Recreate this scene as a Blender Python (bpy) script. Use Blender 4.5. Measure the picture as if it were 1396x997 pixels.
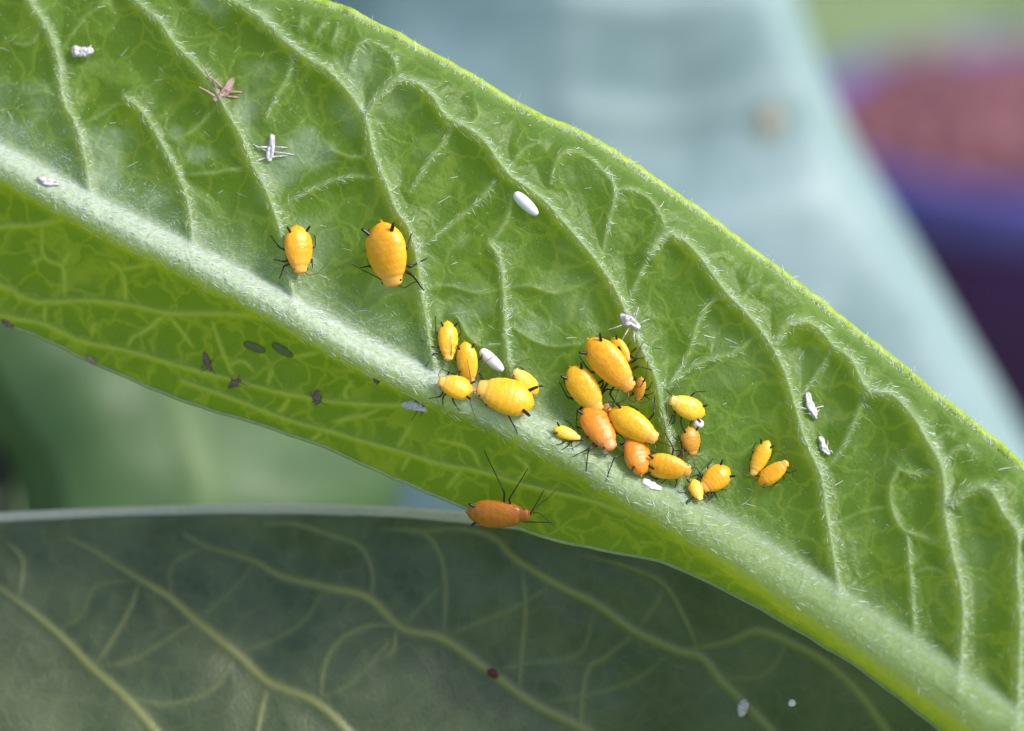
import bpy, math, random
import numpy as np
from mathutils import Vector, Matrix, noise as mnoise

# ------------------------------------------------------------------ clear
for o in list(bpy.data.objects):
    bpy.data.objects.remove(o)
SC = bpy.context.scene
COL = SC.collection

# ------------------------------------------------------------------ camera, sky, sun, exposure
# Real size: 1 photo pixel is 0.0225 mm at the focus plane (an adult aphid is 2 mm long).
S = 0.0225              # mm per photo pixel at the focus plane
DIST = 120.0            # mm from lens to focus plane
CX, CY = 698.0, 498.5   # photo centre
THETA = math.radians(60)                      # camera looks 30 degrees below the horizon
ROT = Matrix.Rotation(THETA, 3, 'X')
FOCUS = Vector((0.0, 0.0, 0.40))              # the focus point, 40 cm above the ground
DP = DIST / S                                 # camera distance in pixel units

cam_d = bpy.data.cameras.new('camera')
cam = bpy.data.objects.new('camera', cam_d)
COL.objects.link(cam)
cam.matrix_world = Matrix.Translation(FOCUS + ROT @ Vector((0, 0, DIST * .001))) @ ROT.to_4x4()
cam_d.sensor_width = 36.0
cam_d.lens = 36.0 * DIST / (1396 * S)
cam_d.clip_start = 0.005
cam_d.clip_end = 200.0
cam_d.dof.use_dof = True
cam_d.dof.focus_distance = DIST * .001
cam_d.dof.aperture_fstop = cam_d.lens / 2.5   # a lens opening of 2.5 mm
SC.camera = cam

SUN_CAM = Vector((0.62, 0.60, 0.50)).normalized()    # towards the sun, in camera axes
SUN_DIR = ROT @ SUN_CAM
elev = math.asin(SUN_DIR.z)
azim = math.atan2(SUN_DIR.x, SUN_DIR.y)
world = bpy.data.worlds.new('World')
SC.world = world
world.use_nodes = True
wn = world.node_tree
for n in list(wn.nodes):
    wn.nodes.remove(n)
sky = wn.nodes.new('ShaderNodeTexSky')
sky.sky_type = 'NISHITA'
sky.sun_disc = False
sky.sun_elevation = elev
sky.sun_rotation = azim
sky.air_density = 1.0
sky.dust_density = 3.0
bg = wn.nodes.new('ShaderNodeBackground')
bg.inputs['Strength'].default_value = 0.085
wo = wn.nodes.new('ShaderNodeOutputWorld')
wn.links.new(sky.outputs[0], bg.inputs[0])
wn.links.new(bg.outputs[0], wo.inputs[0])

sun_d = bpy.data.lights.new('sun', 'SUN')
sun_d.energy = 1.5
sun_d.angle = math.radians(16)
sun_d.color = (1.0, 0.95, 0.87)
sun = bpy.data.objects.new('sun', sun_d)
COL.objects.link(sun)
sun.matrix_world = Matrix.Translation((0, 0, 2)) @ SUN_DIR.to_track_quat('Z', 'Y').to_matrix().to_4x4()

SC.view_settings.view_transform = 'Standard'
SC.view_settings.look = 'None'
SC.view_settings.exposure = 1.32
SC.view_settings.gamma = 1.0
SC.view_settings.use_curve_mapping = False
SC.cycles.use_denoising = True
SC.cycles.max_bounces = 8

# ------------------------------------------------------------------ numeric helpers
def smooth(pts, step=6.0):
    """Catmull-Rom through the points, resampled at about STEP pixels."""
    p = np.asarray(pts, float)
    if len(p) < 3:
        n = max(2, int(np.hypot(*(p[1] - p[0])) / step) + 1)
        t = np.linspace(0, 1, n)[:, None]
        return p[0] * (1 - t) + p[1] * t
    q = np.vstack([2 * p[0] - p[1], p, 2 * p[-1] - p[-2]])
    out = []
    for i in range(1, len(q) - 2):
        a, b, c, d = q[i - 1], q[i], q[i + 1], q[i + 2]
        n = max(2, int(np.linalg.norm(c - b) / step) + 1)
        t = np.linspace(0, 1, n, endpoint=False)[:, None]
        out.append(.5 * (2 * b + (c - a) * t + (2 * a - 5 * b + 4 * c - d) * t ** 2 + (3 * b - a - 3 * c + d) * t ** 3))
    out.append(p[-1:])
    return np.vstack(out)

def resample(poly, n):
    poly = np.asarray(poly, float)
    d = np.r_[0, np.cumsum(np.linalg.norm(np.diff(poly, axis=0), axis=1))]
    t = np.linspace(0, d[-1], n)
    return np.stack([np.interp(t, d, poly[:, k]) for k in range(poly.shape[1])], 1)

def dist_poly(P, poly, reach=None):
    """distance to a polyline, signed side (+ = above the line when it runs left to right), x of the nearest point, fraction along."""
    n = len(P)
    best = np.full(n, 1e9); side = np.ones(n); nx = np.zeros(n); fr = np.zeros(n)
    idx = np.arange(n)
    if reach is not None:
        lo, hi = poly.min(0) - reach, poly.max(0) + reach
        idx = np.nonzero((P[:, 0] > lo[0]) & (P[:, 0] < hi[0]) & (P[:, 1] > lo[1]) & (P[:, 1] < hi[1]))[0]
        if not len(idx):
            return best, side, nx, fr
    A, B = poly[:-1], poly[1:]
    AB = B - A
    L2 = (AB ** 2).sum(1) + 1e-12
    cum = np.r_[0, np.cumsum(np.sqrt(L2))]
    for c in range(0, len(idx), 40000):
        ii = idx[c:c + 40000]
        Q = P[ii]
        bd = np.full(len(ii), 1e18); bs = np.ones(len(ii)); bx = np.zeros(len(ii)); bf = np.zeros(len(ii))
        for k in range(len(A)):
            rx, ry = Q[:, 0] - A[k, 0], Q[:, 1] - A[k, 1]
            t = np.clip((rx * AB[k, 0] + ry * AB[k, 1]) / L2[k], 0, 1)
            ex, ey = rx - t * AB[k, 0], ry - t * AB[k, 1]
            d2 = ex * ex + ey * ey
            m = d2 < bd
            bd = np.where(m, d2, bd)
            cr = AB[k, 0] * ry - AB[k, 1] * rx
            bs = np.where(m, np.where(cr < 0, 1.0, -1.0), bs)
            bx = np.where(m, A[k, 0] + t * AB[k, 0], bx)
            bf = np.where(m, (cum[k] + t * math.sqrt(L2[k])) / cum[-1], bf)
        best[ii] = np.sqrt(bd); side[ii] = bs; nx[ii] = bx; fr[ii] = bf
    return best, side, nx, fr

def vnoise(x, y, scale, seed=0):
    """smooth value noise, -1..1, feature size SCALE pixels"""
    rng = np.random.RandomState(seed)
    T = rng.rand(256, 256) * 2 - 1
    X, Y = x / scale + 1000, y / scale + 1000
    xi, yi = np.floor(X).astype(int), np.floor(Y).astype(int)
    fx, fy = X - xi, Y - yi
    fx = fx * fx * (3 - 2 * fx); fy = fy * fy * (3 - 2 * fy)
    g = lambda a, b: T[a % 256, b % 256]
    return (g(xi, yi) * (1 - fx) + g(xi + 1, yi) * fx) * (1 - fy) + (g(xi, yi + 1) * (1 - fx) + g(xi + 1, yi + 1) * fx) * fy

def sstep(a, b, x):
    t = np.clip((x - a) / (b - a), 0, 1)
    return t * t * (3 - 2 * t)

def lens_px(px, py, z):
    """photo pixel + height above the focus plane (pixel units) -> camera-axes point in metres from the focus point"""
    k = (DP - z) / DP
    f = S * .001
    return np.stack([(px - CX) * k * f, -(py - CY) * k * f, z * f * np.ones_like(px)], -1)

def frame_at(v):
    """matrix of an object whose local axes are the camera axes, at local point v (metres)"""
    return Matrix.Translation(FOCUS + ROT @ Vector(v)) @ ROT.to_4x4()

# ------------------------------------------------------------------ object helpers
def mesh_np(name, verts, faces, mat, parent=None, smoothed=True, attrs=None, normals=None, mw=None):
    verts = np.asarray(verts, np.float32)
    me = bpy.data.meshes.new(name)
    if isinstance(faces, np.ndarray):
        nf, k = faces.shape
        me.vertices.add(len(verts)); me.vertices.foreach_set('co', verts.ravel())
        me.loops.add(nf * k); me.loops.foreach_set('vertex_index', faces.astype(np.int32).ravel())
        me.polygons.add(nf)
        me.polygons.foreach_set('loop_start', np.arange(0, nf * k, k, dtype=np.int32))
        me.update(calc_edges=True)
        me.validate()
    else:
        me.from_pydata([tuple(map(float, v)) for v in verts], [], faces)
        me.update()
    me.polygons.foreach_set('use_smooth', np.full(len(me.polygons), smoothed))
    for k, v in (attrs or {}).items():
        a = me.attributes.new(k, 'FLOAT', 'POINT')
        a.data.foreach_set('value', np.asarray(v, np.float32))
    if normals is not None:
        me.normals_split_custom_set_from_vertices(np.asarray(normals, np.float32))
    me.materials.append(mat)
    ob = bpy.data.objects.new(name, me)
    COL.objects.link(ob)
    if parent is not None:
        ob.parent = parent
    if mw is not None:
        ob.matrix_world = mw
    return ob

def tag(o, label=None, cat=None, group=None, kind=None):
    for k, v in (('label', label), ('category', cat), ('group', group), ('kind', kind)):
        if v:
            o[k] = v
    return o

def empty(name, mw):
    e = bpy.data.objects.new(name, None)
    COL.objects.link(e)
    e.empty_display_size = .002
    e.matrix_world = mw
    return e

def tube(path, radii, sides=6, cap=True):
    """tube along a 3-D path; returns verts, faces, t (0..1 along)"""
    path = np.asarray(path, float); radii = np.broadcast_to(np.asarray(radii, float), (len(path),))
    T = np.gradient(path, axis=0)
    T /= np.linalg.norm(T, axis=1)[:, None] + 1e-12
    up = np.array([.13, .27, .95])
    V, F, tt = [], [], []
    for i in range(len(path)):
        a = np.cross(T[i], up); a /= np.linalg.norm(a) + 1e-12
        b = np.cross(T[i], a)
        for k in range(sides):
            an = 2 * math.pi * k / sides
            V.append(path[i] + radii[i] * (a * math.cos(an) + b * math.sin(an)))
            tt.append(i / (len(path) - 1))
    for i in range(len(path) - 1):
        for k in range(sides):
            k2 = (k + 1) % sides
            F.append((i * sides + k, i * sides + k2, (i + 1) * sides + k2, (i + 1) * sides + k))
    if cap:
        F.append(tuple(range(sides)))
        F.append(tuple(range((len(path) - 1) * sides, len(path) * sides))[::-1])
    return np.array(V), F, np.array(tt)

# ------------------------------------------------------------------ materials
class NT:
    def __init__(self, name):
        self.m = bpy.data.materials.new(name)
        self.m.use_nodes = True
        self.t = self.m.node_tree
        for n in list(self.t.nodes):
            self.t.nodes.remove(n)
        self.out = self.n('ShaderNodeOutputMaterial')
    def n(self, typ, **kw):
        nd = self.t.nodes.new(typ)
        for k, v in kw.items():
            setattr(nd, k, v)
        return nd
    def l(self, a, b):
        self.t.links.new(a, b)
    def put(self, sock, v):
        if hasattr(v, 'is_output'):
            self.l(v, sock)
        elif isinstance(v, tuple) and len(v) == 3 and sock.type == 'RGBA':
            sock.default_value = (*v, 1)
        else:
            sock.default_value = v
    def coord(self, scale):
        c = self.n('ShaderNodeTexCoord'); mp = self.n('ShaderNodeMapping')
        self.l(c.outputs['Object'], mp.inputs['Vector'])
        mp.inputs['Scale'].default_value = (scale, scale, scale)
        return mp.outputs[0]
    def noise(self, vec, scale, detail=3, rough=.5, dist=0.):
        n = self.n('ShaderNodeTexNoise')
        self.l(vec, n.inputs['Vector'])
        n.inputs['Scale'].default_value = scale; n.inputs['Detail'].default_value = detail
        n.inputs['Roughness'].default_value = rough; n.inputs['Distortion'].default_value = dist
        return n.outputs['Fac']
    def voro(self, vec, scale, feature='DISTANCE_TO_EDGE'):
        n = self.n('ShaderNodeTexVoronoi', feature=feature)
        self.l(vec, n.inputs['Vector'])
        n.inputs['Scale'].default_value = scale
        return n.outputs['Distance']
    def attr(self, name):
        return self.n('ShaderNodeAttribute', attribute_name=name).outputs['Fac']
    def ramp(self, fac, stops, interp='LINEAR'):
        r = self.n('ShaderNodeValToRGB')
        r.color_ramp.interpolation = interp
        el = r.color_ramp.elements
        while len(el) < len(stops):
            el.new(.5)
        for e, (p, c) in zip(el, stops):
            e.position = p
            e.color = (*c, 1) if isinstance(c, tuple) else (c, c, c, 1)
        self.l(fac, r.inputs[0])
        return r.outputs[0]
    def mix(self, fac, a, b, mode='MIX'):
        m = self.n('ShaderNodeMix', data_type='RGBA', blend_type=mode)
        self.put(m.inputs[0], fac); self.put(m.inputs[6], a); self.put(m.inputs[7], b)
        return m.outputs[2]
    def math(self, op, a, b=0., clamp=False):
        m = self.n('ShaderNodeMath', operation=op, use_clamp=clamp)
        self.put(m.inputs[0], a); self.put(m.inputs[1], b)
        return m.outputs[0]
    def bump(self, h, dist, strength=1., normal=None):
        b = self.n('ShaderNodeBump')
        b.inputs['Strength'].default_value = strength; b.inputs['Distance'].default_value = dist
        self.l(h, b.inputs['Height'])
        if normal is not None:
            self.l(normal, b.inputs['Normal'])
        return b.outputs[0]
    def principled(self, **kw):
        p = self.n('ShaderNodeBsdfPrincipled')
        for k, v in kw.items():
            self.put(p.inputs[k], v)
        return p.outputs[0]
    def done(self, sh):
        self.l(sh, self.out.inputs[0])
        return self.m

PXS = 1000 / S          # object metres -> photo pixels

def leaf_material(name, deep, light, vein, fuzz_haze_c, transl, tmix, rough=.42, spec=.5, bumpk=1., fuzz_haze_k=.6, netk=1.):
    t = NT(name)
    v = t.coord(PXS)
    big = t.noise(v, 1 / 120, 3, .55)
    mid = t.noise(v, 1 / 26, 4, .6)
    fine = t.noise(v, 1 / 4.2, 3, .6)
    warp = t.n('ShaderNodeMix', data_type='VECTOR')
    wn_ = t.n('ShaderNodeTexNoise'); t.l(v, wn_.inputs['Vector'])
    wn_.inputs['Scale'].default_value = 1 / 40; wn_.inputs['Detail'].default_value = 2
    wm = t.n('ShaderNodeVectorMath', operation='MULTIPLY_ADD')
    t.l(wn_.outputs['Color'], wm.inputs[0]); wm.inputs[1].default_value = (55, 55, 0); t.l(v, wm.inputs[2])
    flat = t.n('ShaderNodeVectorMath', operation='MULTIPLY'); t.l(wm.outputs[0], flat.inputs[0]); flat.inputs[1].default_value = (1, 1, 0)
    net = t.voro(flat.outputs[0], 1 / 44)
    netm = t.ramp(net, [(0.0, 1.0), (.05, .5), (.11, 0.0)])
    net2 = t.voro(flat.outputs[0], 1 / 17)
    netm2 = t.ramp(net2, [(0.0, 1.0), (.12, 0.0)])
    ve, fz = t.attr('vein'), t.attr('fuzz_haze')
    base = t.mix(t.ramp(big, [(.3, 0.), (.7, 1.)]), deep, light)
    base = t.mix(t.math('MULTIPLY', t.ramp(mid, [(.35, 0.), (.75, 1.)]), .45), base, light)
    base = t.mix(t.math('MULTIPLY', netm, .20 * netk), base, vein)
    base = t.mix(t.math('MULTIPLY', netm2, .07 * netk), base, vein)
    base = t.mix(t.math('MULTIPLY', ve, .85), base, vein)
    base = t.mix(t.math('MULTIPLY', t.ramp(fine, [(.54, 0.), (.8, 1.)]), .08), base, fuzz_haze_c)
    fzn = t.math('MULTIPLY', fz, t.math('MULTIPLY_ADD', fine, .9, ), True)
    fzn = t.math('MULTIPLY', fz, t.ramp(t.noise(v, 1 / 7, 3, .65), [(.25, .45), (.7, 1.)]))
    base = t.mix(t.math('MULTIPLY', fzn, fuzz_haze_k), base, fuzz_haze_c)
    h = t.math('ADD', t.math('MULTIPLY', fine, 1.5), t.math('MULTIPLY', mid, 1.3))
    h = t.math('ADD', h, t.math('MULTIPLY', netm, 1.1 * netk))
    h = t.math('ADD', h, t.math('MULTIPLY', t.voro(v, 1 / 5.0, 'F1'), -.8))
    nrm = t.bump(h, S * .001 * bumpk, .55)
    p = t.principled(**{'Base Color': base, 'Roughness': t.math('MULTIPLY_ADD', fine, .25, ) if False else rough, 'Specular IOR Level': spec,
                        'Normal': nrm, 'Sheen Weight': t.math('MULTIPLY', fzn, .35), 'Sheen Roughness': .4})
    tr = t.n('ShaderNodeBsdfTranslucent')
    t.put(tr.inputs['Color'], t.mix(t.math('MULTIPLY', ve, .8), t.mix(t.math('MULTIPLY', netm, .5 * netk), transl, tuple(min(1, c * 2.3) for c in transl)), tuple(min(1, c * 2.3) for c in transl)))
    t.l(nrm, tr.inputs['Normal'])
    mx = t.n('ShaderNodeMixShader'); mx.inputs[0].default_value = tmix
    t.l(p, mx.inputs[1]); t.l(tr.outputs[0], mx.inputs[2])
    return t.done(mx.outputs[0])

M_LEAF = leaf_material('leaf_underside', (.062, .126, .013), (.098, .186, .028), (.20, .33, .09), (.84, .95, .91), (.42, .60, .005), .42, fuzz_haze_k=.85, spec=.36)
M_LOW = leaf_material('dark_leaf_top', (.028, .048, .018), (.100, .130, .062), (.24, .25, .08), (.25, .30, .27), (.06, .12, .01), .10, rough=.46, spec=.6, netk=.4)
M_PALE = leaf_material('pale_leaf', (.19, .31, .33), (.30, .42, .45), (.33, .44, .47), (.6, .7, .7), (.3, .5, .4), .12, rough=.45, netk=.5)
M_BACK = leaf_material('green_leaf', (.035, .085, .022), (.062, .13, .045), (.10, .17, .06), (.3, .5, .4), (.12, .3, .04), .2, rough=.5, netk=.5)

def margin_mat(name, c1, c2, tr=.25):
    t = NT(name)
    v = t.coord(PXS)
    n = t.noise(v, 1 / 9, 4, .6)
    p = t.principled(**{'Base Color': t.mix(t.ramp(n, [(.35, 0.), (.7, 1.)]), c1, c2), 'Roughness': .5, 'Normal': t.bump(n, S * .004, .7)})
    b = t.n('ShaderNodeBsdfTranslucent'); t.put(b.inputs[0], c2)
    mx = t.n('ShaderNodeMixShader'); mx.inputs[0].default_value = tr
    t.l(p, mx.inputs[1]); t.l(b.outputs[0], mx.inputs[2])
    return t.done(mx.outputs[0])
M_MARGIN = margin_mat('leaf_margin', (.30, .46, .02), (.46, .62, .10))
M_MARGIN2 = margin_mat('leaf_margin_thin', (.34, .44, .16), (.46, .52, .28))
M_LMARGIN = margin_mat('leaf_margin_pale', (.55, .57, .45), (.68, .66, .58))

def hair_mat(name, c):
    t = NT(name)
    p = t.principled(**{'Base Color': c, 'Roughness': .32, 'Specular IOR Level': .7})
    b = t.n('ShaderNodeBsdfTranslucent'); t.put(b.inputs[0], c)
    mx = t.n('ShaderNodeMixShader'); mx.inputs[0].default_value = .3
    t.l(p, mx.inputs[1]); t.l(b.outputs[0], mx.inputs[2])
    return t.done(mx.outputs[0])
M_HAIR = hair_mat('leaf_hair', (.86, .92, .88))

def aphid_mat(name, main, dark, headc, rough=.24):
    t = NT(name)
    v = t.coord(PXS)
    al = t.attr('along'); sd = t.attr('flank')
    n1 = t.noise(v, 1 / 9, 4, .6); n2 = t.noise(v, 1 / 2.6, 3, .6)
    base = t.mix(t.ramp(n1, [(.35, 0.), (.7, 1.)]), main, dark)
    base = t.mix(t.math('MULTIPLY', sd, .35), base, tuple(min(1, c * 1.15 + .05) for c in main))  # pale rim light painted into the flank colour
    base = t.mix(t.ramp(al, [(.66, 0.), (.98, .8)]), base, headc)
    base = t.mix(t.math('MULTIPLY', t.ramp(n2, [(.55, 0.), (.8, 1.)]), .2), base, tuple(min(1, c * 1.2 + .06) for c in main))
    h = t.math('ADD', t.math('MULTIPLY', n1, 1.6), t.math('MULTIPLY', n2, .9))
    p = t.principled(**{'Base Color': base, 'Roughness': rough, 'Specular IOR Level': .5, 'Normal': t.bump(h, S * .001, .7),
                        'Subsurface Weight': .75, 'Subsurface Radius': (1., .45, .08), 'Subsurface Scale': .00022})
    return t.done(p)
M_APH = {
    'yellow': aphid_mat('aphid_yellow', (.88, .52, .018), (.82, .41, .010), (.84, .52, .16)),
    'gold': aphid_mat('aphid_gold', (.88, .46, .012), (.82, .35, .008), (.84, .46, .12)),
    'lemon': aphid_mat('aphid_lemon', (.88, .60, .045), (.80, .50, .03), (.84, .58, .20)),
    'orange': aphid_mat('aphid_orange', (.80, .31, .018), (.70, .24, .015), (.74, .36, .16)),
    'dull': aphid_mat('aphid_dull', (.62, .32, .03), (.52, .25, .02), (.55, .32, .09)),
    'tan': aphid_mat('aphid_tan', (.36, .33, .25), (.32, .29, .22), (.32, .30, .24)),
    'rust': aphid_mat('aphid_shadowed', (.50, .19, .012), (.43, .155, .010), (.25, .08, .02)),  # darker orange, with the shade put into the colour
}

def limb_mat(name, base, dark, p0=.12, p1=.42):
    t = NT(name)
    al = t.attr('along')
    p = t.principled(**{'Base Color': t.ramp(al, [(p0, base), (p1, dark)]), 'Roughness': .35, 'Specular IOR Level': .5})
    return t.done(p)
M_LEG = limb_mat('aphid_leg', (.16, .05, .012), (.010, .007, .006), .05, .3)
M_ANT = limb_mat('aphid_antenna', (.16, .08, .03), (.05, .04, .035))
def plain_mat(name, c, rough=.4, spec=.5, bump=0., bscale=1 / 5, c2=None):
    t = NT(name)
    v = t.coord(PXS)
    n = t.noise(v, bscale, 4, .6)
    kw = {'Base Color': t.mix(t.ramp(n, [(.35, 0.), (.7, 1.)]), c, c2 or tuple(x * .75 for x in c)), 'Roughness': rough, 'Specular IOR Level': spec}
    if bump:
        kw['Normal'] = t.bump(n, S * .001 * bump, .8)
    return t.done(t.principled(**kw))
M_DARK = plain_mat('aphid_dark', (.014, .010, .010), .3)
M_EYE = plain_mat('aphid_eye', (.03, .006, .005), .2)
M_EGG = plain_mat('egg_shell', (.80, .82, .86), .38, .5, .5, 1 / 2.5, (.72, .75, .80))
M_SKIN = plain_mat('shed_skin', (.74, .73, .78), .4, .5, 3., 1 / 5, (.36, .31, .34))
M_SKINB = plain_mat('shed_skin_brown', (.42, .30, .27), .5, .4, 2., 1 / 4, (.22, .13, .11))
M_SKING = plain_mat('shed_skin_grey', (.20, .16, .12), .4, .5, 1.5, 1 / 4, (.08, .06, .045))
M_OLIVE = plain_mat('olive_nymph', (.15, .17, .05), .4, .5, 1., 1 / 6, (.10, .13, .03))
M_WAX = plain_mat('wax', (.85, .86, .90), .5, .4, 1.5, 1 / 4, (.72, .76, .76))

# ------------------------------------------------------------------ ground and pot, far behind
def pot_px(px, py, dist_mm):
    """camera-axes point (metres from focus) on the pixel's ray at DIST_MM from the lens plane"""
    z = (DIST - dist_mm) / S
    return lens_px(np.array(float(px)), np.array(float(py)), z)

def build_ground():
    t = NT('ground')
    c = t.coord(1.)
    n = t.noise(c, 22., 5, .6); n2 = t.noise(c, 160., 3, .6)
    col = t.mix(t.ramp(n, [(.35, 0.), (.65, 1.)]), (.10, .16, .06), (.19, .26, .12))
    p = t.principled(**{'Base Color': col, 'Roughness': .9, 'Normal': t.bump(n2, .004, .8)})
    m = t.done(p)
    n_ = 41
    g = np.linspace(-1, 1, n_)
    X, Y = np.meshgrid(np.sign(g) * np.abs(g) ** 2.2 * 40, np.sign(g) * np.abs(g) ** 2.2 * 40)
    V = np.stack([X.ravel(), Y.ravel(), np.zeros(n_ * n_)], 1)
    i = np.arange(n_ * n_).reshape(n_, n_)
    F = np.stack([i[:-1, :-1], i[:-1, 1:], i[1:, 1:], i[1:, :-1]], -1).reshape(-1, 4)
    g_ = mesh_np('ground', V, F, m)
    tag(g_, kind='structure')
build_ground()

def build_pot():
    DPOT = 800.0
    c = Vector(pot_px(1445, 155, DPOT))
    cw = FOCUS + ROT @ c                      # centre of the rim circle
    R = 355 * S * DPOT / DIST * .001          # rim radius in metres
    H = cw.z
    lean = Matrix.Rotation(math.radians(-8), 4, 'X')      # the pot leans a little away
    root = empty('flower_pot', Matrix.Translation((cw.x, cw.y, cw.z)) @ lean @ Matrix.Translation((0, 0, -cw.z)))
    tag(root, 'round purple plastic flower pot with a thick rim coloured as lit blue by the sky, filled with reddish mulch', 'flower pot')
    N = 64
    def lathe(name, prof, mat):
        V, F = [], []
        for r, z in prof:
            for k in range(N):
                a = 2 * math.pi * k / N
                V.append((r * math.cos(a), r * math.sin(a), z))
        for i in range(len(prof) - 1):
            for k in range(N):
                k2 = (k + 1) % N
                F.append((i * N + k, i * N + k2, (i + 1) * N + k2, (i + 1) * N + k))
        return mesh_np(name, V, F, mat, root)
    def pm(name, col, rough):
        t = NT(name); v = t.coord(60.)
        n = t.noise(v, 1., 4, .6)
        return t.done(t.principled(**{'Base Color': t.mix(t.ramp(n, [(.3, 0.), (.7, 1.)]), col, tuple(x * .7 for x in col)), 'Roughness': rough}))
    wallm = pm('pot_purple', (.075, .012, .12), .6)
    rimm = pm('pot_sky_lit', (.13, .11, .45), .35)  # blue sky light on the rim put into its base colour
    lathe('wall', [(0, .004), (R * .66, .004), (R * .70, 0.002), (R * .955, H - .0085), (R * .955, H - .008)], wallm)
    rh = .011
    lathe('rim', [(R * .92, H - rh), (R * .985, H - rh), (R * 1.0, H - rh + .002), (R * 1.0, H - .002), (R * .99, H), (R * .95, H), (R * .93, H - .002), (R * .92, H - .02)], rimm)
    tm = NT('red_mulch'); v = tm.coord(1.)
    n = tm.noise(v, 45., 5, .7)
    mulch = tm.done(tm.principled(**{'Base Color': tm.ramp(n, [(.3, (.08, .028, .036)), (.5, (.20, .075, .09)), (.7, (.32, .17, .20))]), 'Roughness': .85,
                                     'Normal': tm.bump(n, .004, 1.)}))
    V, F = [(0, 0, H - .004)], []
    rings = 14
    rnd = random.Random(4)
    for i in range(1, rings + 1):
        for k in range(N):
            a = 2 * math.pi * k / N
            r = R * .925 * i / rings
            V.append((r * math.cos(a), r * math.sin(a), H - .005 + rnd.uniform(-.002, .002)))
    for k in range(N):
        F.append((0, 1 + k, 1 + (k + 1) % N))
        for i in range(rings - 1):
            a, b = 1 + i * N, 1 + (i + 1) * N
            F.append((a + k, b + k, b + (k + 1) % N, a + (k + 1) % N))
    mesh_np('soil', V, F, mulch, root)
    # bark chips lying on the soil
    CV, CF = [], []
    for j in range(420):
        r = R * .86 * math.sqrt(rnd.random()); a = rnd.uniform(0, 2 * math.pi)
        cx, cy, cz = r * math.cos(a), r * math.sin(a), H - .004 + rnd.uniform(-.001, .003)
        l, w, h = rnd.uniform(.003, .008), rnd.uniform(.002, .004), rnd.uniform(.001, .002)
        m = Matrix.Rotation(rnd.uniform(0, 6.3), 3, 'Z') @ Matrix.Rotation(rnd.uniform(-.5, .5), 3, 'X')
        b = len(CV)
        for sx in (-1, 1):
            for sy in (-1, 1):
                for sz in (-1, 1):
                    q = m @ Vector((sx * l * rnd.uniform(.7, 1), sy * w * rnd.uniform(.7, 1), sz * h))
                    CV.append((cx + q.x, cy + q.y, cz + q.z))
        for f in ((0, 1, 3, 2), (4, 6, 7, 5), (0, 4, 5, 1), (2, 3, 7, 6), (0, 2, 6, 4), (1, 5, 7, 3)):
            CF.append(tuple(b + i for i in f))
    tag(mesh_np('bark_chips', CV, CF, mulch, root, smoothed=False), kind='stuff')
build_pot()

# ------------------------------------------------------------------ generic background leaf blade
def ruled_leaf(name, left, right, zf, mat, label, nu=120, nv=60, veins=(), vw=14, vh=6, midrib=True):
    """a blade between two side outlines (pixel polylines), heights zf(px,py,u,v) in pixel units"""
    A, B = resample(smooth(left, 12), nu), resample(smooth(right, 12), nu)
    v = np.linspace(0, 1, nv)
    P = A[:, None, :] * (1 - v[None, :, None]) + B[:, None, :] * v[None, :, None]
    U = np.repeat(np.linspace(0, 1, nu)[:, None], nv, 1); Vv = np.repeat(v[None, :], nu, 0)
    P2 = P.reshape(-1, 2)
    z = zf(P2[:, 0], P2[:, 1], U.ravel(), Vv.ravel())
    vm = np.zeros(len(P2))
    for poly in veins:
        d = dist_poly(P2, smooth(poly, 10), 80)[0]
        vm = np.maximum(vm, np.exp(-(d / vw) ** 2))
    if midrib:
        d = np.abs(Vv.ravel() - .5) * np.linalg.norm((B - A), axis=1).repeat(nv)
        vm = np.maximum(vm, np.exp(-(d / (vw * 1.6)) ** 2))
        z = z + 14 * np.exp(-(d / (vw * 1.6)) ** 2)
    z = z + vh * vm
    co = lens_px(P2[:, 0], P2[:, 1], z)
    org = co.mean(0)
    i = np.arange(nu * nv).reshape(nu, nv)
    F = np.stack([i[:-1, :-1], i[1:, :-1], i[1:, 1:], i[:-1, 1:]], -1).reshape(-1, 4)
    nz = np.cross(co[F[:, 1]] - co[F[:, 0]], co[F[:, 2]] - co[F[:, 0]])[:, 2].mean()
    if nz < 0:
        F = F[:, ::-1].copy()
    root = empty(name, frame_at(org))
    tag(root, label, 'leaf')
    ob = mesh_np('blade', co - org, F, mat, root, attrs={'vein': vm, 'fuzz_haze': np.zeros(len(P2))})
    sol = ob.modifiers.new('thickness', 'SOLIDIFY'); sol.thickness = .00025; sol.offset = -1
    return root, lambda px, py: None

def zpx(mm):
    return mm / S

# big pale leaf far behind the main leaf
pl_right = [(1040, -160), (1085, -20), (1118, 80), (1165, 190), (1235, 310), (1310, 440), (1390, 580), (1480, 740), (1560, 900)]
pl_left = [(330, -200), (400, -80), (450, 30), (490, 200), (510, 400), (525, 600), (560, 760), (640, 900), (800, 1040)]
def z_pale(x, y, u, v):
    r = np.abs(v - .5) * 2
    return zpx(-95) + 160 * (v - .5) - 110 * r ** 4 + 60 * vnoise(x, y, 190, 3) - 260 * sstep(.93, 1., v)
ruled_leaf('pale_leaf', pl_left, pl_right, z_pale, M_PALE, 'large pale blue-green leaf far out of focus, standing in front of the purple pot', nu=140, nv=90,
           veins=[[(760 + k * 6, -150 + 150 * k), (900 + 10 * k, -140 + 150 * k), (1060 + 14 * k, -180 + 150 * k)] for k in range(7)], vw=22, vh=10, midrib=False)
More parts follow.
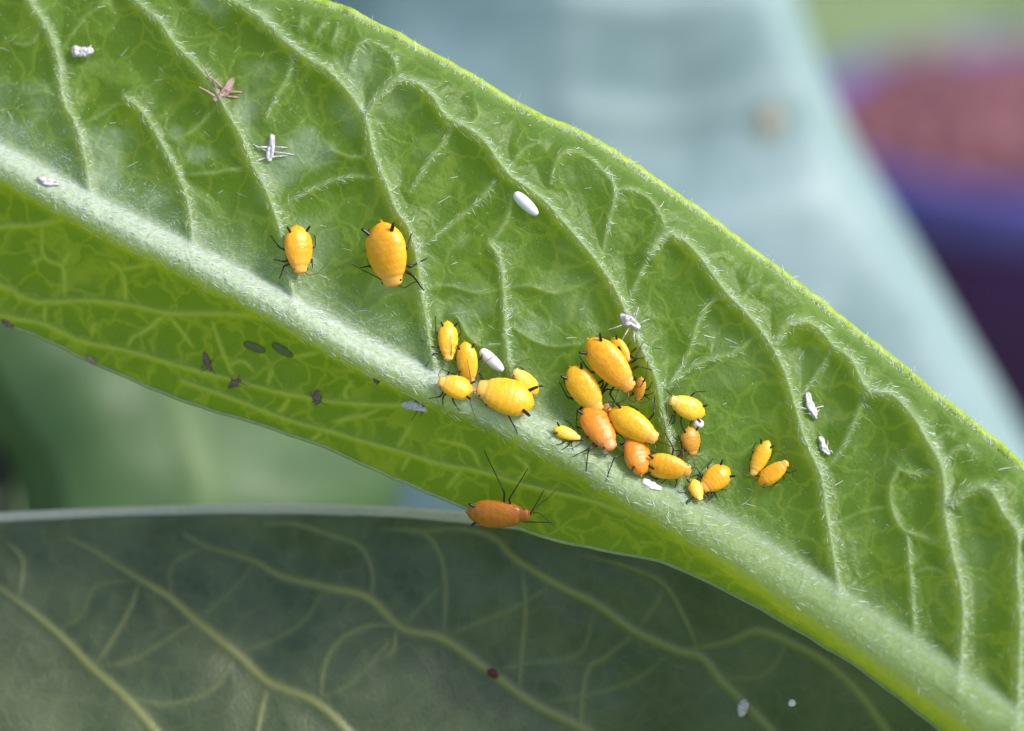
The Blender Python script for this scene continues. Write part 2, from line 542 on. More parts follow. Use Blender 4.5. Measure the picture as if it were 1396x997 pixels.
# green leaf behind the left part
gl_left = [(-160, 330), (-120, 420), (-70, 520), (-20, 590), (14, 640), (40, 760), (90, 900)]
gl_right = [(520, 330), (530, 420), (545, 520), (548, 600), (540, 700), (500, 800), (420, 900)]
def build_dark_filler():  # added dark tube that fills the dark gap at the leaf edge
    pts = np.array([(-14, 520, -64.), (-6, 600, -64.), (4, 680, -65.), (2, 780, -66.), (10, 900, -67.)])
    z = zpx(pts[:, 2])
    co = lens_px(pts[:, 0], pts[:, 1], z)
    V, F, tt = tube(smooth_nd(co - co[0], 30), .0006 + .0001 * np.sin(np.arange(30) * .9), 10)
    ob = mesh_np('dark_filler', V, F, plain_mat('dark_filler_mat', (.03, .012, .03), .5, .5, 1., 1 / 20), None, mw=frame_at(co[0]))
    tag(ob, 'dark purplish stem added in the dark gap beside the blurred mid-green leaf', 'filler')
ruled_leaf('green_leaf', gl_left, gl_right, lambda x, y, u, v: zpx(-58) - 500 * (v - .1) ** 2 + 60 * vnoise(x, y, 140, 8) - 200 * sstep(.12, 0, v), M_BACK,
           'blurred mid-green leaf hanging behind the lower margin of the aphid-covered leaf', nu=70, nv=60, vw=20)

# ------------------------------------------------------------------ dark leaf below
LOW_TOP = [(-260, 740), (-120, 716), (0, 706), (60, 703), (150, 699), (300, 695), (450, 695), (550, 699), (650, 707), (720, 716), (850, 738), (1000, 780), (1150, 836), (1300, 905), (1460, 1000)]
LOW_BOT = [(-260, 1230), (-120, 1260), (100, 1300), (300, 1320), (500, 1330), (700, 1330), (900, 1320), (1100, 1290), (1300, 1230), (1460, 1120)]
LOW_VEINS = [
    [(-40, 775), (10, 810), (75, 861), (125, 911), (170, 951), (210, 996), (260, 1060), (300, 1130)],
    [(95, 735), (125, 750), (190, 790), (231, 815), (266, 846), (321, 891), (366, 931), (426, 956), (471, 996), (530, 1070)],
    [(250, 728), (281, 745), (346, 765), (381, 785), (441, 800), (501, 815), (547, 856), (602, 871), (667, 916), (730, 961), (800, 997), (870, 1050)],
    [(560, 726), (630, 722), (675, 735), (700, 760), (755, 795), (811, 823), (866, 861), (921, 886), (956, 896), (981, 926), (1016, 961), (1051, 996), (1090, 1050)],
    [(940, 885), (991, 876), (1031, 861), (1076, 876), (1122, 901), (1167, 941), (1220, 1010)],
]
LOW_SMALL = [
    [(360, 716), (401, 715), (451, 730), (491, 745), (507, 780), (506, 814)],
    [(520, 722), (572, 725), (597, 750), (607, 795), (604, 868)],
    [(436, 958), (441, 906), (466, 870), (510, 852), (546, 856)],
    [(954, 893), (936, 850), (906, 798), (861, 775), (800, 757)],
    [(712, 772), (716, 830), (712, 880), (706, 948)],
    [(866, 863), (826, 896), (800, 916), (790, 992), (785, 1050)],
    [(366, 931), (356, 965), (350, 996), (340, 1060)],
    [(190, 790), (176, 830), (150, 875), (126, 911)], [(10, 740), (30, 765), (25, 810)],
    [(540, 856), (535, 885), (520, 900)],
]
LOW_FAINT = [
    [(75, 861), (110, 840), (130, 800), (190, 790)], [(125, 911), (180, 900), (230, 870), (266, 846)], [(266, 846), (300, 820), (330, 790), (346, 765)], [(321, 891), (380, 870), (420, 840), (441, 800)],
    [(547, 856), (580, 820), (607, 795)], [(602, 871), (650, 850), (700, 830), (755, 795)], [(667, 916), (720, 905), (790, 890), (811, 823)], [(426, 956), (480, 930), (547, 856)], [(231, 815), (235, 770), (281, 745)],
    [(866, 861), (890, 830), (906, 798)], [(730, 961), (790, 950), (860, 930), (921, 886)], [(981, 926), (1040, 920), (1076, 876)], [(170, 951), (230, 960), (290, 940), (321, 891)],
]
LOW_GRID = []
def build_low_leaf():
    nu, nv = 560, 170
    A, B = resample(smooth(LOW_TOP, 8), nu), resample(smooth(LOW_BOT, 8), nu)
    v = np.linspace(0, 1, nv) ** 1.25
    P = (A[:, None, :] * (1 - v[None, :, None]) + B[:, None, :] * v[None, :, None]).reshape(-1, 2)
    dy = (P.reshape(nu, nv, 2)[:, :, 1] - A[:, None, 1]).ravel()
    def sip(x, xs, ys):
        return np.mean([np.interp(x + o, xs, ys) for o in np.linspace(-180, 180, 19)], 0)
    e0 = sip(P[:, 0], [-260, 200, 500, 700, 900, 1100, 1300, 1460], [-430, -380, -285, -205, -120, -45, 60, 150])
    sl = sip(P[:, 0], [-260, 300, 600, 900, 1460], [.46, .40, .10, -.45, -.80])
    z = e0 + sl * dy - 26 * np.exp(-dy / 14) + 10 * vnoise(P[:, 0], P[:, 1], 90, 5)
    vm = np.zeros(len(P)); dm = np.full(len(P), 1e9)
    owner = np.full(len(P), -1)
    for k, poly in enumerate(LOW_VEINS + LOW_SMALL + LOW_FAINT):
        w = 6.0 if k < len(LOW_VEINS) else 4.2
        d, _, _, fr = dist_poly(P, smooth(poly, 8), 130)
        ww = w * (1 if k < len(LOW_VEINS) else .8)
        ww = ww * (.55 + .45 * sstep(0, .45, fr)) if k < len(LOW_VEINS) else ww * (.75 + .25 * np.minimum(sstep(0, .3, fr), sstep(1, .7, fr)))
        m = np.exp(-(d / ww) ** 2) * (.5 + .5 * sstep(0, .35, fr) if k < len(LOW_VEINS) else .65 * np.minimum(sstep(0, .25, fr) * .5 + .5, sstep(1, .75, fr) * .5 + .5))
        if k >= len(LOW_VEINS) + len(LOW_SMALL):
            m = m * .6
        if k < len(LOW_VEINS):
            owner[(d < w) & (m > vm)] = k
        vm = np.maximum(vm, m); dm = np.minimum(dm, d + (18 if k >= len(LOW_VEINS) + len(LOW_SMALL) else 0))
    z = z + 4 * vm + 7 * (1 - np.exp(-(dm / 34) ** 2))
    LOW_GRID.append((P, z))
    co = lens_px(P[:, 0], P[:, 1], z)
    org = co[nu // 2 * nv + nv // 2]
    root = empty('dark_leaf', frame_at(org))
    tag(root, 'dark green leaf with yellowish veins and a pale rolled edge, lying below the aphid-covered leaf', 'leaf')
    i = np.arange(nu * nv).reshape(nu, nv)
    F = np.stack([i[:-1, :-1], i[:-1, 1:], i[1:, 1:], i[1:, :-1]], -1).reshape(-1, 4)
    split_surface(co - org, F, owner, ['blade'] + ['side_vein'] * len(LOW_VEINS), M_LOW, root, {'vein': vm, 'fuzz_haze': np.zeros(len(P))})
    e = co.reshape(nu, nv, 3)[:, 0] - org
    V, F2, tt = tube(e - np.array([0, S * .003, 0]), 11 * S * .001, 8)
    mesh_np('leaf_margin', V, F2, M_LMARGIN, root)

def split_surface(co, F, owner, names, mat, root, attrs):
    """one height surface cut into parts that share normals along their seams; owner = part index per vertex, -1 = blade"""
    fn = np.cross(co[F[:, 2]] - co[F[:, 0]], co[F[:, 3]] - co[F[:, 1]])
    if fn[:, 2].mean() < 0:
        F = F[:, ::-1].copy(); fn = -fn
    vn = np.zeros_like(co)
    for k in range(4):
        np.add.at(vn, F[:, k], fn)
    vn /= np.linalg.norm(vn, axis=1)[:, None] + 1e-30
    fo = owner[F].max(1)
    obs = []
    for k, nm in enumerate(names, -1):
        f = F[fo == k]
        if not len(f):
            obs.append(None); continue
        used, inv = np.unique(f, return_inverse=True)
        ob = mesh_np(nm, co[used], inv.reshape(-1, 4), mat, root, attrs={a: b[used] for a, b in attrs.items()}, normals=vn[used])
        obs.append(ob)
    return obs
build_low_leaf()

# ------------------------------------------------------------------ the main leaf (its underside)
CREST = smooth([(-350, 42), (-200, 120), (0, 226), (100, 281), (200, 331), (300, 381), (400, 433), (500, 489), (600, 536), (660, 563), (740, 600), (800, 633), (850, 664), (920, 702),
                (1000, 750), (1100, 816), (1200, 884), (1300, 954), (1400, 1022), (1550, 1122), (1720, 1230)], 8)
UPPER = smooth([(-230, -170), (-50, -120), (100, -85), (250, -48), (400, -4), (460, 12), (509, 36), (549, 56), (581, 74), (621, 96), (661, 120), (701, 144), (741, 164), (800, 190), (850, 220), (900, 255),
                (951, 290), (1001, 328), (1051, 366), (1101, 403), (1151, 443), (1201, 482), (1252, 524), (1302, 563), (1352, 603), (1396, 644), (1480, 732), (1560, 832), (1640, 960), (1725, 1200)], 8)
LOWER = smooth([(-350, 330), (-150, 393), (0, 440), (50, 456), (120, 490), (200, 525), (250, 546), (330, 571), (400, 593), (450, 612), (500, 635), (540, 652), (600, 678), (650, 699), (700, 717), (765, 738),
                (836, 752), (901, 765), (951, 785), (1001, 810), (1051, 838), (1101, 867), (1152, 897), (1202, 932), (1252, 971), (1310, 1016), (1420, 1095), (1560, 1180), (1715, 1262)], 8)

V1 = [(20, -60), (38, 0), (61, 34), (77, 78), (85, 136), (102, 171), (116, 222), (122, 275)]
V2 = [(150, -50), (184, 0), (218, 31), (239, 61), (269, 92), (290, 119), (307, 150), (327, 184), (344, 225), (365, 266), (379, 307), (388, 345), (402, 420)]
V3 = [(230, -45), (307, -4), (324, 4), (360, 28), (388, 56), (420, 80), (452, 100), (476, 128), (497, 160), (509, 209), (525, 249), (541, 289), (557, 312), (567, 350), (574, 400), (582, 445), (596, 530)]
V4 = [(499, 158), (515, 133), (541, 110), (573, 116), (593, 136), (609, 160), (633, 172), (661, 193), (677, 217), (697, 241), (721, 257), (745, 277), (773, 309), (801, 341), (825, 373), (841, 400), (852, 424), (866, 455), (880, 487), (893, 515), (903, 560), (912, 600), (925, 660), (935, 690)]
V5 = [(822, 372), (862, 388), (885, 347), (905, 321), (925, 323), (950, 345), (976, 381), (996, 406), (1021, 431), (1051, 471), (1071, 511), (1083, 551), (1097, 600), (1118, 649), (1126, 698), (1133, 743), (1144, 810)]
V5 = V5[2:]
V6 = [(1056, 470), (1071, 445), (1096, 437), (1121, 451), (1136, 471), (1161, 490), (1181, 530), (1214, 537), (1241, 563), (1262, 598), (1279, 628), (1286, 660), (1287, 700), (1296, 750), (1308, 797), (1312, 841), (1308, 900), (1304, 940)]
V7 = [(1290, 690), (1321, 669), (1348, 668), (1366, 698), (1386, 729), (1386, 774), (1390, 841), (1388, 909), (1385, 1000)]
V8 = [(1400, 740), (1440, 760), (1470, 830), (1480, 920), (1480, 1060)]
V15 = [(170, 133), (194, 153), (218, 194), (242, 239), (256, 280), (262, 335)]
V35 = [(668, 333), (681, 353), (686, 395), (688, 433), (690, 468), (700, 530), (712, 575)]
V45 = [(1224, 640), (1213, 662), (1214, 690), (1228, 720), (1252, 731), (1290, 742)]
L1 = [(-120, 330), (0, 310), (44, 308), (84, 300), (120, 296)]
L2 = [(-150, 350), (0, 389), (26, 403), (57, 412), (115, 410), (176, 416), (229, 427), (282, 428), (345, 430), (390, 440)]
L3 = [(-60, 405), (0, 430), (57, 441), (110, 465), (172, 478), (247, 500), (318, 518), (379, 535), (441, 546), (507, 552), (560, 553), (610, 552)]
L4 = [(250, 520), (315, 543), (370, 564), (410, 578), (450, 588), (488, 600), (541, 614), (598, 632), (656, 643), (696, 656), (744, 669), (800, 681), (870, 705)]
SECOND = [(V1, 7, 6), (V2, 7.5, 10), (V3, 8.5, 11), (V4, 8.5, 11), (V5, 9, 11), (V6, 10, 11), (V7, 10, 11), (V8, 10, 11), (V15, 6, 5.2), (V35, 6, 5.2), (V45, 5, 3.4), (L1, 4.4, 5.5), (L2, 5, 6.5), (L3, 4.4, 5.5), (L4, 4.2, 5.5)]
THIRD = [(p, w, h) for w, h, ps in (
    (4.8, 3.2, [[(545, 110), (537, 82), (529, 70), (510, 58), (497, 56), (486, 66), (476, 94)], [(617, 174), (600, 200), (581, 225), (557, 263)], [(673, 250), (645, 282), (621, 301), (577, 336)],
            [(384, 283), (412, 265), (460, 245), (507, 241)], [(400, 72), (392, 104), (376, 132), (360, 165)], [(750, 250), (758, 220), (770, 208), (795, 210), (825, 235), (838, 260), (828, 310), (818, 362)],
            [(838, 260), (858, 256), (885, 270), (900, 292), (908, 318)], [(905, 321), (885, 347), (870, 380), (852, 420)], [(981, 400), (961, 423), (948, 450), (938, 481), (915, 521), (898, 535)],
            [(915, 521), (951, 496), (1001, 481), (1030, 458)], [(1136, 471), (1120, 500), (1101, 526), (1082, 556)], [(1181, 533), (1166, 571), (1141, 621), (1112, 648)],
            [(1222, 640), (1246, 646), (1284, 642)], [(1236, 729), (1240, 783), (1246, 870)], [(1283, 632), (1300, 615), (1318, 607)], [(1386, 729), (1400, 715)],
            [(945, 345), (968, 470)][:0] or [(1290, 700), (1330, 690)][:0] or [(700, 262), (690, 300), (668, 333)]]),
    (3.2, 1.8, [[(1096, 437), (1093, 411), (1075, 392), (1055, 372)], [(1093, 411), (1100, 402)], [(1062, 385), (1040, 392)], [(1136, 471), (1150, 462)], [(492, 52), (486, 34), (480, 20)], [(440, 30), (430, 48)], [(460, 36), (452, 62)], [(412, 16), (408, 40)],
                [(529, 70), (545, 66)], [(593, 136), (610, 118)], [(640, 172), (655, 155)], [(690, 235), (712, 205), (735, 195)], [(650, 140), (653, 158)], [(545, 110), (575, 108), (600, 112)],
                [(903, 292), (930, 288), (950, 300)], [(960, 350), (985, 345), (1000, 350)], [(1010, 420), (1020, 395), (1032, 388)], [(1020, 380), (1026, 362)], [(1160, 488), (1180, 478)],
                [(1216, 537), (1235, 530), (1250, 540)], [(1270, 600), (1290, 590)], [(1186, 500), (1188, 520)], [(1350, 668), (1372, 650)], [(1238, 783), (1270, 775), (1305, 790)], [(1130, 720), (1170, 700), (1214, 690)],
                [(85, 136), (60, 125), (40, 130)], [(102, 171), (130, 160), (170, 135)], [(77, 78), (110, 30), (140, 5)], [(61, 34), (40, 60), (20, 60)], [(218, 194), (260, 180), (300, 140)], [(344, 225), (300, 235), (245, 240)],
                [(509, 209), (480, 215), (450, 205)], [(686, 395), (720, 390), (760, 400), (810, 380)], [(686, 395), (650, 400), (610, 390), (574, 396)], [(689, 440), (740, 470), (790, 470)], [(620, 430), (650, 470), (689, 468)],
                [(57, 309), (60, 350), (84, 363), (88, 381), (88, 410)], [(60, 350), (44, 359)], [(84, 363), (95, 345)], [(165, 368), (170, 385), (172, 414)], [(165, 368), (190, 363), (215, 360)], [(165, 368), (150, 356)], [(62, 414), (60, 440)],
                [(225, 429), (200, 450), (181, 460), (172, 477)], [(229, 430), (251, 456), (262, 473)], [(401, 487), (437, 480)], [(395, 540), (390, 552), (375, 565)], [(310, 500), (330, 492), (345, 505)], [(130, 440), (125, 455)],
                [(480, 520), (470, 535), (475, 550)], [(455, 575), (500, 565), (520, 556)], [(600, 600), (640, 612), (656, 640)], [(541, 612), (560, 580)], [(370, 505), (365, 525)], [(560, 620), (548, 640)], [(630, 640), (610, 665)], [(440, 588), (425, 600)],
                [(700, 657), (720, 640), (700, 620)], [(290, 440), (300, 470), (318, 515)]]),
) for p in ps]
ALLV = [(smooth(p, 7), w, h) for p, w, h in SECOND + THIRD]

def ip(x, xs, ys):
    return np.interp(x, xs, ys)

def leaf_terms(P):
    d, sg, ax, _ = dist_poly(P, CREST)
    return d * sg, ax

def leaf_height(P, full=False):
    """height of the leaf's underside above the focus plane at photo pixels P, in pixel units"""
    P = np.asarray(P, float)
    q, ax = leaf_terms(P)
    a = (P[:, 0] - 700) * .88 + (P[:, 1] - 560) * .47
    z = 280 * np.clip((a - 280) / 600, 0, 3) ** 1.5 - 140 * np.clip((-a - 250) / 600, 0, 2) ** 1.5
    Rr = ip(ax, [-300, 0, 400, 650, 800, 1000, 1300, 1700], [21, 22, 21, 21, 25, 32, 36, 40])
    wall = ip(ax, [-300, 0, 350, 520, 650, 760, 1000, 1700], [28, 28, 26, 20, 10, 8, 14, 20])
    slope = ip(ax, [-300, 0, 600, 900, 1100, 1700], [.42, .42, .52, .75, 1.1, 1.4])
    top = Rr * 1.05 + 12
    qu = np.clip(q, 0, None)
    up = (top - 12) * np.exp(-(qu / (Rr * 1.0)) ** 3) + 12 * np.exp(-qu / 70)
    t = np.clip(-q, 0, None)
    tt = np.minimum(t, .96 * Rr) / Rr
    dn = top - Rr * (1 - np.sqrt(1 - tt ** 2)) - wall * sstep(.75 * Rr, .75 * Rr + 12, t) - slope * np.clip(t - .55 * Rr, 0, None) - ip(ax, [-300, 300, 600, 800], [34, 34, 24, 0]) * (1 - np.exp(-np.clip(t - .8 * Rr, 0, None) / 45))
    # lower blade cups back a little towards its edge
    z = z + np.where(q >= 0, up, dn)
    ue = dist_poly(P, UPPER, 160)[0]
    z = z - np.where(q > 0, 34 * np.exp(-(ue / 17) ** 1.3) + 10 * np.exp(-ue / 60), 0)
    vm = np.zeros(len(P)); vh = np.zeros(len(P)); dm = np.full(len(P), 1e9)
    own = np.full(len(P), -1); best = np.full(len(P), .0)
    for k, (poly, w, h) in enumerate(ALLV):
        dv, _, _, frv = dist_poly(P, poly, 95)
        if k >= len(SECOND):
            tp = .7 + .3 * np.minimum(sstep(0, .3, frv), sstep(1, .7, frv))
            g = np.exp(-(dv / (w * (.5 + .5 * tp))) ** 2) * tp
        else:
            g = np.exp(-(dv / w) ** 2)
        vh = np.maximum(vh, h * g + .35 * h * np.exp(-(dv / (3 * w))))
        vm = np.maximum(vm, g * (np.where(q < 0, 1, .85) if h > 5 else np.where(q < 0, .9, .6 if w > 4 else .42)))
        dm = np.minimum(dm, dv + max(0, 9 - 1.1 * h))
        if k < len(SECOND):
            m = (dv < w * .95) & (g > best)
            own[m] = k + 1
            best = np.maximum(best, g)
    inblade = sstep(.8, 1.7, np.abs(q) / Rr)
    low = (q < 0)
    z = z + vh * np.where(low, .75, 1.0) * np.where(low, inblade, .35 + .65 * inblade)
    z = z - inblade * np.where(low, 5, 13) * (1 - np.exp(-(dm / 30) ** 1.5))
    z = z + inblade * (4.5 * vnoise(P[:, 0], P[:, 1], 44, 1) + .7 * vnoise(P[:, 0], P[:, 1], 15, 2)) + .5 * vnoise(P[:, 0], P[:, 1], 8, 21)
    if not full:
        return z
    rib = np.exp(-(q / (Rr * 1.05)) ** 4)
    own[(q < Rr * 1.0) & (q > -Rr * .95)] = 0
    leftw = ip(ax, [-300, 0, 500, 800, 1000, 1700], [.95, .95, .9, .6, .45, .32])
    fz = np.where(q > 0, np.maximum(np.exp(-(qu / (Rr * 1.05)) ** 5) * .46, np.exp(-((qu - Rr * .95) / (Rr * .32)) ** 2) * .90) + .50 * np.exp(-(qu / (Rr * 2.6)) ** 2) * ip(ax, [0, 600, 900], [1, .85, .2]), np.exp(-(t / (Rr * .75)) ** 4) * .6) * leftw  # pale hairs, with the gloss of the upper flank painted in
    fz = np.clip(fz, 0, 1)
    fz = np.maximum(fz, np.where(q > 0, .22 * vm, .02 * vm))
    sky_haze = sstep(.0, .8, vnoise(P[:, 0], P[:, 1], 70, 11) * .6 + vnoise(P[:, 0], P[:, 1], 30, 12) * .5)
    fz = np.maximum(fz, np.where(q > 0, .30 * sky_haze * sstep(900, 300, P[:, 0]) + .08 * sky_haze, 0))  # whitish sky sheen painted on in patches, stronger towards the left
    fz = fz * np.where(q > 0, sstep(10, 40, ue), 1)
    vmm = np.maximum(vm * (1 - rib), rib * 1.0)
    vmm = np.maximum(vmm, .8 * np.exp(-(ue / 9) ** 2))
    return z, vmm, fz, own, q, ax, Rr, ue

def build_leaf():
    nu = 1060
    nup, ndn = 205, 120
    C = resample(CREST, nu)
    U = resample(UPPER, nu)
    Lo = resample(LOWER, nu)
    wob = np.arange(nu) * 2.2
    U = U + np.stack([np.zeros(nu), 1.2 * vnoise(wob, wob * 0, 22, 31) + .8 * vnoise(wob, wob * 0, 7, 32)], 1)
    Lo = Lo + np.stack([np.zeros(nu), 1.2 * vnoise(wob, wob * 0, 26, 33)], 1)
    vu = np.linspace(0, 1, nup)[1:]
    vd = np.linspace(0, 1, ndn)[::-1]
    rows = [Lo[:, None] * v + C[:, None] * (1 - v) for v in vd[:, None, None] * 1.0] if False else None
    P = np.concatenate([C[:, None, :] * (1 - vd[None, :, None]) + Lo[:, None, :] * vd[None, :, None],
                        C[:, None, :] * (1 - vu[None, :, None]) + U[:, None, :] * vu[None, :, None]], 1)
    nv = P.shape[1]
    P2 = P.reshape(-1, 2)
    z, vm, fz, own, q, ax, Rr, ue = leaf_height(P2, True)
    co = lens_px(P2[:, 0], P2[:, 1], z)
    i = np.arange(nu * nv).reshape(nu, nv)
    F = np.stack([i[:-1, :-1], i[:-1, 1:], i[1:, 1:], i[1:, :-1]], -1).reshape(-1, 4)
    root = empty('milkweed_leaf', frame_at((0, 0, 0)))
    tag(root, 'bright green leaf seen from its hairy underside, with a thick whitish midrib carrying yellow aphids', 'leaf')
    split_surface(co, F, own, ['blade', 'midrib'] + ['side_vein'] * len(SECOND), M_LEAF, root, {'vein': vm, 'fuzz_haze': fz})
    g = co.reshape(nu, nv, 3)
    f = S * .001
    for e, r, mm in ((g[:, -1], 8.5, M_MARGIN), (g[:, 0], 3.5, M_MARGIN2)):
        V, F2, tt = tube(e[::2] - np.array([0, 0, r * .7 * f]), r * f, 9)
        mesh_np('leaf_margin', V, F2, mm, root)
    return root
LEAF = build_leaf()

def surf(px, py):
    return float(leaf_height(np.array([[px, py]], float))[0])

def surf_many(P):
    return leaf_height(np.asarray(P, float))

# ------------------------------------------------------------------ hairs
def hairs(name, roots, dirs, lens_, radii, parent, mat, seed=0):
    """thin three-sided tapering hairs, joined; roots/dirs in camera-axes metres"""
    rng = np.random.RandomState(seed)
    n = len(roots)
    dirs = dirs / (np.linalg.norm(dirs, axis=1)[:, None] + 1e-12)
    rv = rng.randn(n, 3)
    a = np.cross(dirs, rv); a /= np.linalg.norm(a, axis=1)[:, None]
    b = np.cross(dirs, a)
    bend = a * (rng.uniform(-.25, .25, n) * lens_)[:, None]
    V = np.zeros((n, 10, 3))
    for j, (t, rr) in enumerate(((0., 1.), (.4, .85), (.75, .55))):
        c = roots + dirs * (lens_ * t)[:, None] + bend * (t * t)
        for k in range(3):
            an = 2 * math.pi * k / 3
            V[:, j * 3 + k] = c + (a * math.cos(an) + b * math.sin(an)) * (radii * rr)[:, None]
    V[:, 9] = roots + dirs * lens_[:, None] + bend
    fs = []
    for j in range(2):
        for k in range(3):
            k2 = (k + 1) % 3
            fs += [(j * 3 + k, j * 3 + k2, (j + 1) * 3 + k2), (j * 3 + k, (j + 1) * 3 + k2, (j + 1) * 3 + k)]
    for k in range(3):
        fs.append((6 + k, 6 + (k + 1) % 3, 9))
    F = (np.array(fs)[None] + (np.arange(n) * 10)[:, None, None]).reshape(-1, 3)
    ob = mesh_np(name, V.reshape(-1, 3), F, mat, parent)
    tag(ob, kind='stuff')
    return ob

def build_hairs():
    rng = np.random.RandomState(12)
    f = S * .001
    def emit(P, ang_c, ang_s, lo, hi, r0, r1, lift, seed, mat=M_HAIR, nm='leaf_hairs'):
        n = len(P)
        z = surf_many(P)
        e = 2.0
        zx = surf_many(P + [e, 0]); zy = surf_many(P + [0, e])
        N = np.stack([-(zx - z) / e, (zy - z) / e, np.ones(n)], 1)
        N /= np.linalg.norm(N, axis=1)[:, None]
        an = rng.normal(ang_c, ang_s, n)
        D = np.stack([np.cos(an), np.sin(an), np.zeros(n)], 1)
        D = D - N * (D * N).sum(1)[:, None]
        D /= np.linalg.norm(D, axis=1)[:, None]
        D = D + N * np.abs(rng.normal(lift, lift * .7, n))[:, None]
        L = rng.uniform(lo, hi, n) * f
        hairs(nm, lens_px(P[:, 0], P[:, 1], z - .5), D, L, rng.uniform(r0, r1, n) * f, LEAF, mat, seed)
    # soft fuzz on the midrib and the flank above it
    C = resample(CREST, 2400)
    T = np.gradient(C, axis=0); T /= np.linalg.norm(T, axis=1)[:, None]
    Nn = np.stack([T[:, 1], -T[:, 0]], 1)
    ok = (C[:, 0] > -60) & (C[:, 0] < 1450)
    C, Nn = C[ok], Nn[ok]
    n = 15000
    k = rng.randint(0, len(C), n)
    off = rng.normal(14, 30, n)
    P = C[k] + Nn[k] * off[:, None]
    w = ip(P[:, 0], [-100, 0, 500, 700, 900, 1100, 1450], [1, 1, 1, .8, .5, .22, .1])
    keep = (off > -20) & (rng.rand(n) < w)
    emit(P[keep], -.45, .45, 3.5, 9, .22, .40, .14, 1)
    # brighter, longer hairs on the midrib
    n = 2600
    k = rng.randint(0, len(C), n)
    off = rng.uniform(-22, 26, n)
    P = C[k] + Nn[k] * off[:, None]
    w = ip(P[:, 0], [-100, 0, 300, 600, 900, 1050, 1450], [.35, .4, .7, 1, .6, .25, .1])
    emit(P[rng.rand(n) < w * .6], -.25, .45, 6, 16, .45, .85, .15, 2)
    # hairs along the side veins
    for j, (poly, wd, h) in enumerate(SECOND[:10]):
        pl = resample(smooth(poly, 6), 400)
        ln = np.linalg.norm(np.diff(pl, axis=0), axis=1).sum()
        n = int(ln * .8)
        P = pl[rng.randint(0, 400, n)] + rng.normal(0, wd * .55, (n, 2))
        emit(P, -.2, .7, 4, 13, .28, .62, .18, 10 + j)
    for j, (poly, wd, h) in enumerate(THIRD[:16]):
        pl = resample(smooth(poly, 6), 200)
        ln = np.linalg.norm(np.diff(pl, axis=0), axis=1).sum()
        n = int(ln * .3)
        P = pl[rng.randint(0, 200, n)] + rng.normal(0, wd * .6, (n, 2))
        emit(P, -.1, .6, 5, 14, .28, .55, .15, 40 + j)
    # scattered over the blade
    n = 9000
    P = np.stack([rng.uniform(-40, 1430, n), rng.uniform(-30, 1030, n)], 1)
    q, ax = leaf_terms(P)
    ue, us = dist_poly(P, UPPER)[:2]
    ins = (q > 30) & (us < 0) & (ue > 14)
    P = P[ins]
    m = rng.rand(len(P))
    emit(P[m < .62], -.1, .9, 2, 4.5, .3, .55, .15, 70)
    emit(P[(m >= .62) & (m < .69)], .12, .4, 8, 24, .35, .75, .08, 71)
    # fringe on the upper margin
    U = resample(UPPER, 2600)
    U = U[(U[:, 0] > 300) & (U[:, 0] < 1420)]
    n = 3000
    B = U[rng.randint(0, len(U), n)] + rng.normal(0, 1.5, (n, 2)) + np.array([-.6, 1.2])
    z = surf_many(B)
    an = rng.normal(.95, .6, n)
    D = np.stack([np.cos(an), np.sin(an), rng.uniform(-.2, .8, n)], 1)
    big = rng.rand(n) < .02
    L = np.where(big, rng.uniform(12, 20, n), rng.uniform(3, 7, n)) * f
    hairs('leaf_hairs', lens_px(B[:, 0], B[:, 1], z), D, L, np.where(big, .6, .4) * f, LEAF, M_HAIR, 90)
build_hairs()

# ------------------------------------------------------------------ aphids
PROF_T = [0, .02, .06, .11, .17, .24, .32, .40, .50, .60, .70, .79, .86, .90, .94, .975, 1.]
PROF_W = [.05, .27, .47, .64, .80, .92, .985, 1., .985, .93, .83, .70, .57, .50, .46, .38, .05]

def place(center, heading, lift=0.):
    """frame standing on the leaf: origin, 3x3 axes (columns ex ey ez, camera axes), pixel scale there"""
    c = np.asarray(center, float); h = np.asarray(heading, float)
    L = np.linalg.norm(h); u = h / L
    r = max(8., .4 * L)
    n_ = np.array([-u[1], u[0]])
    pts = np.array([c, c + u * r, c - u * r, c + n_ * r * .6, c - n_ * r * .6])
    z = surf_many(pts)
    zc = (z[0] * 2 + z[1:].sum()) / 6
    gx = np.clip((z[1] - z[2]) / (2 * r), -.4, .4); gn = np.clip((z[3] - z[4]) / (1.2 * r), -.4, .4)
    ex = np.array([u[0], -u[1], gx]); ex /= np.linalg.norm(ex)
    en = np.array([n_[0], -n_[1], gn])
    ez = np.cross(en, ex); ez = ez if ez[2] > 0 else -ez
    ez /= np.linalg.norm(ez)
    ey = np.cross(ez, ex)
    k = (DP - zc) / DP * S * .001
    org = lens_px(c[0], c[1], zc) + ez * lift * k
    return org, np.stack([ex, ey, ez], 1), k, zc

def ground_local(org, A, k, p2):
    """local coordinates (pixel units) of the leaf surface under photo pixel p2"""
    z = surf(*p2)
    w = lens_px(np.float64(p2[0]), np.float64(p2[1]), z)
    return A.T @ (w - org) / k

def mw_of(org, A):
    m = Matrix([[*map(float, A[i])] for i in range(3)])
    return Matrix.Translation(FOCUS + ROT @ Vector(org)) @ (ROT @ m).to_4x4()

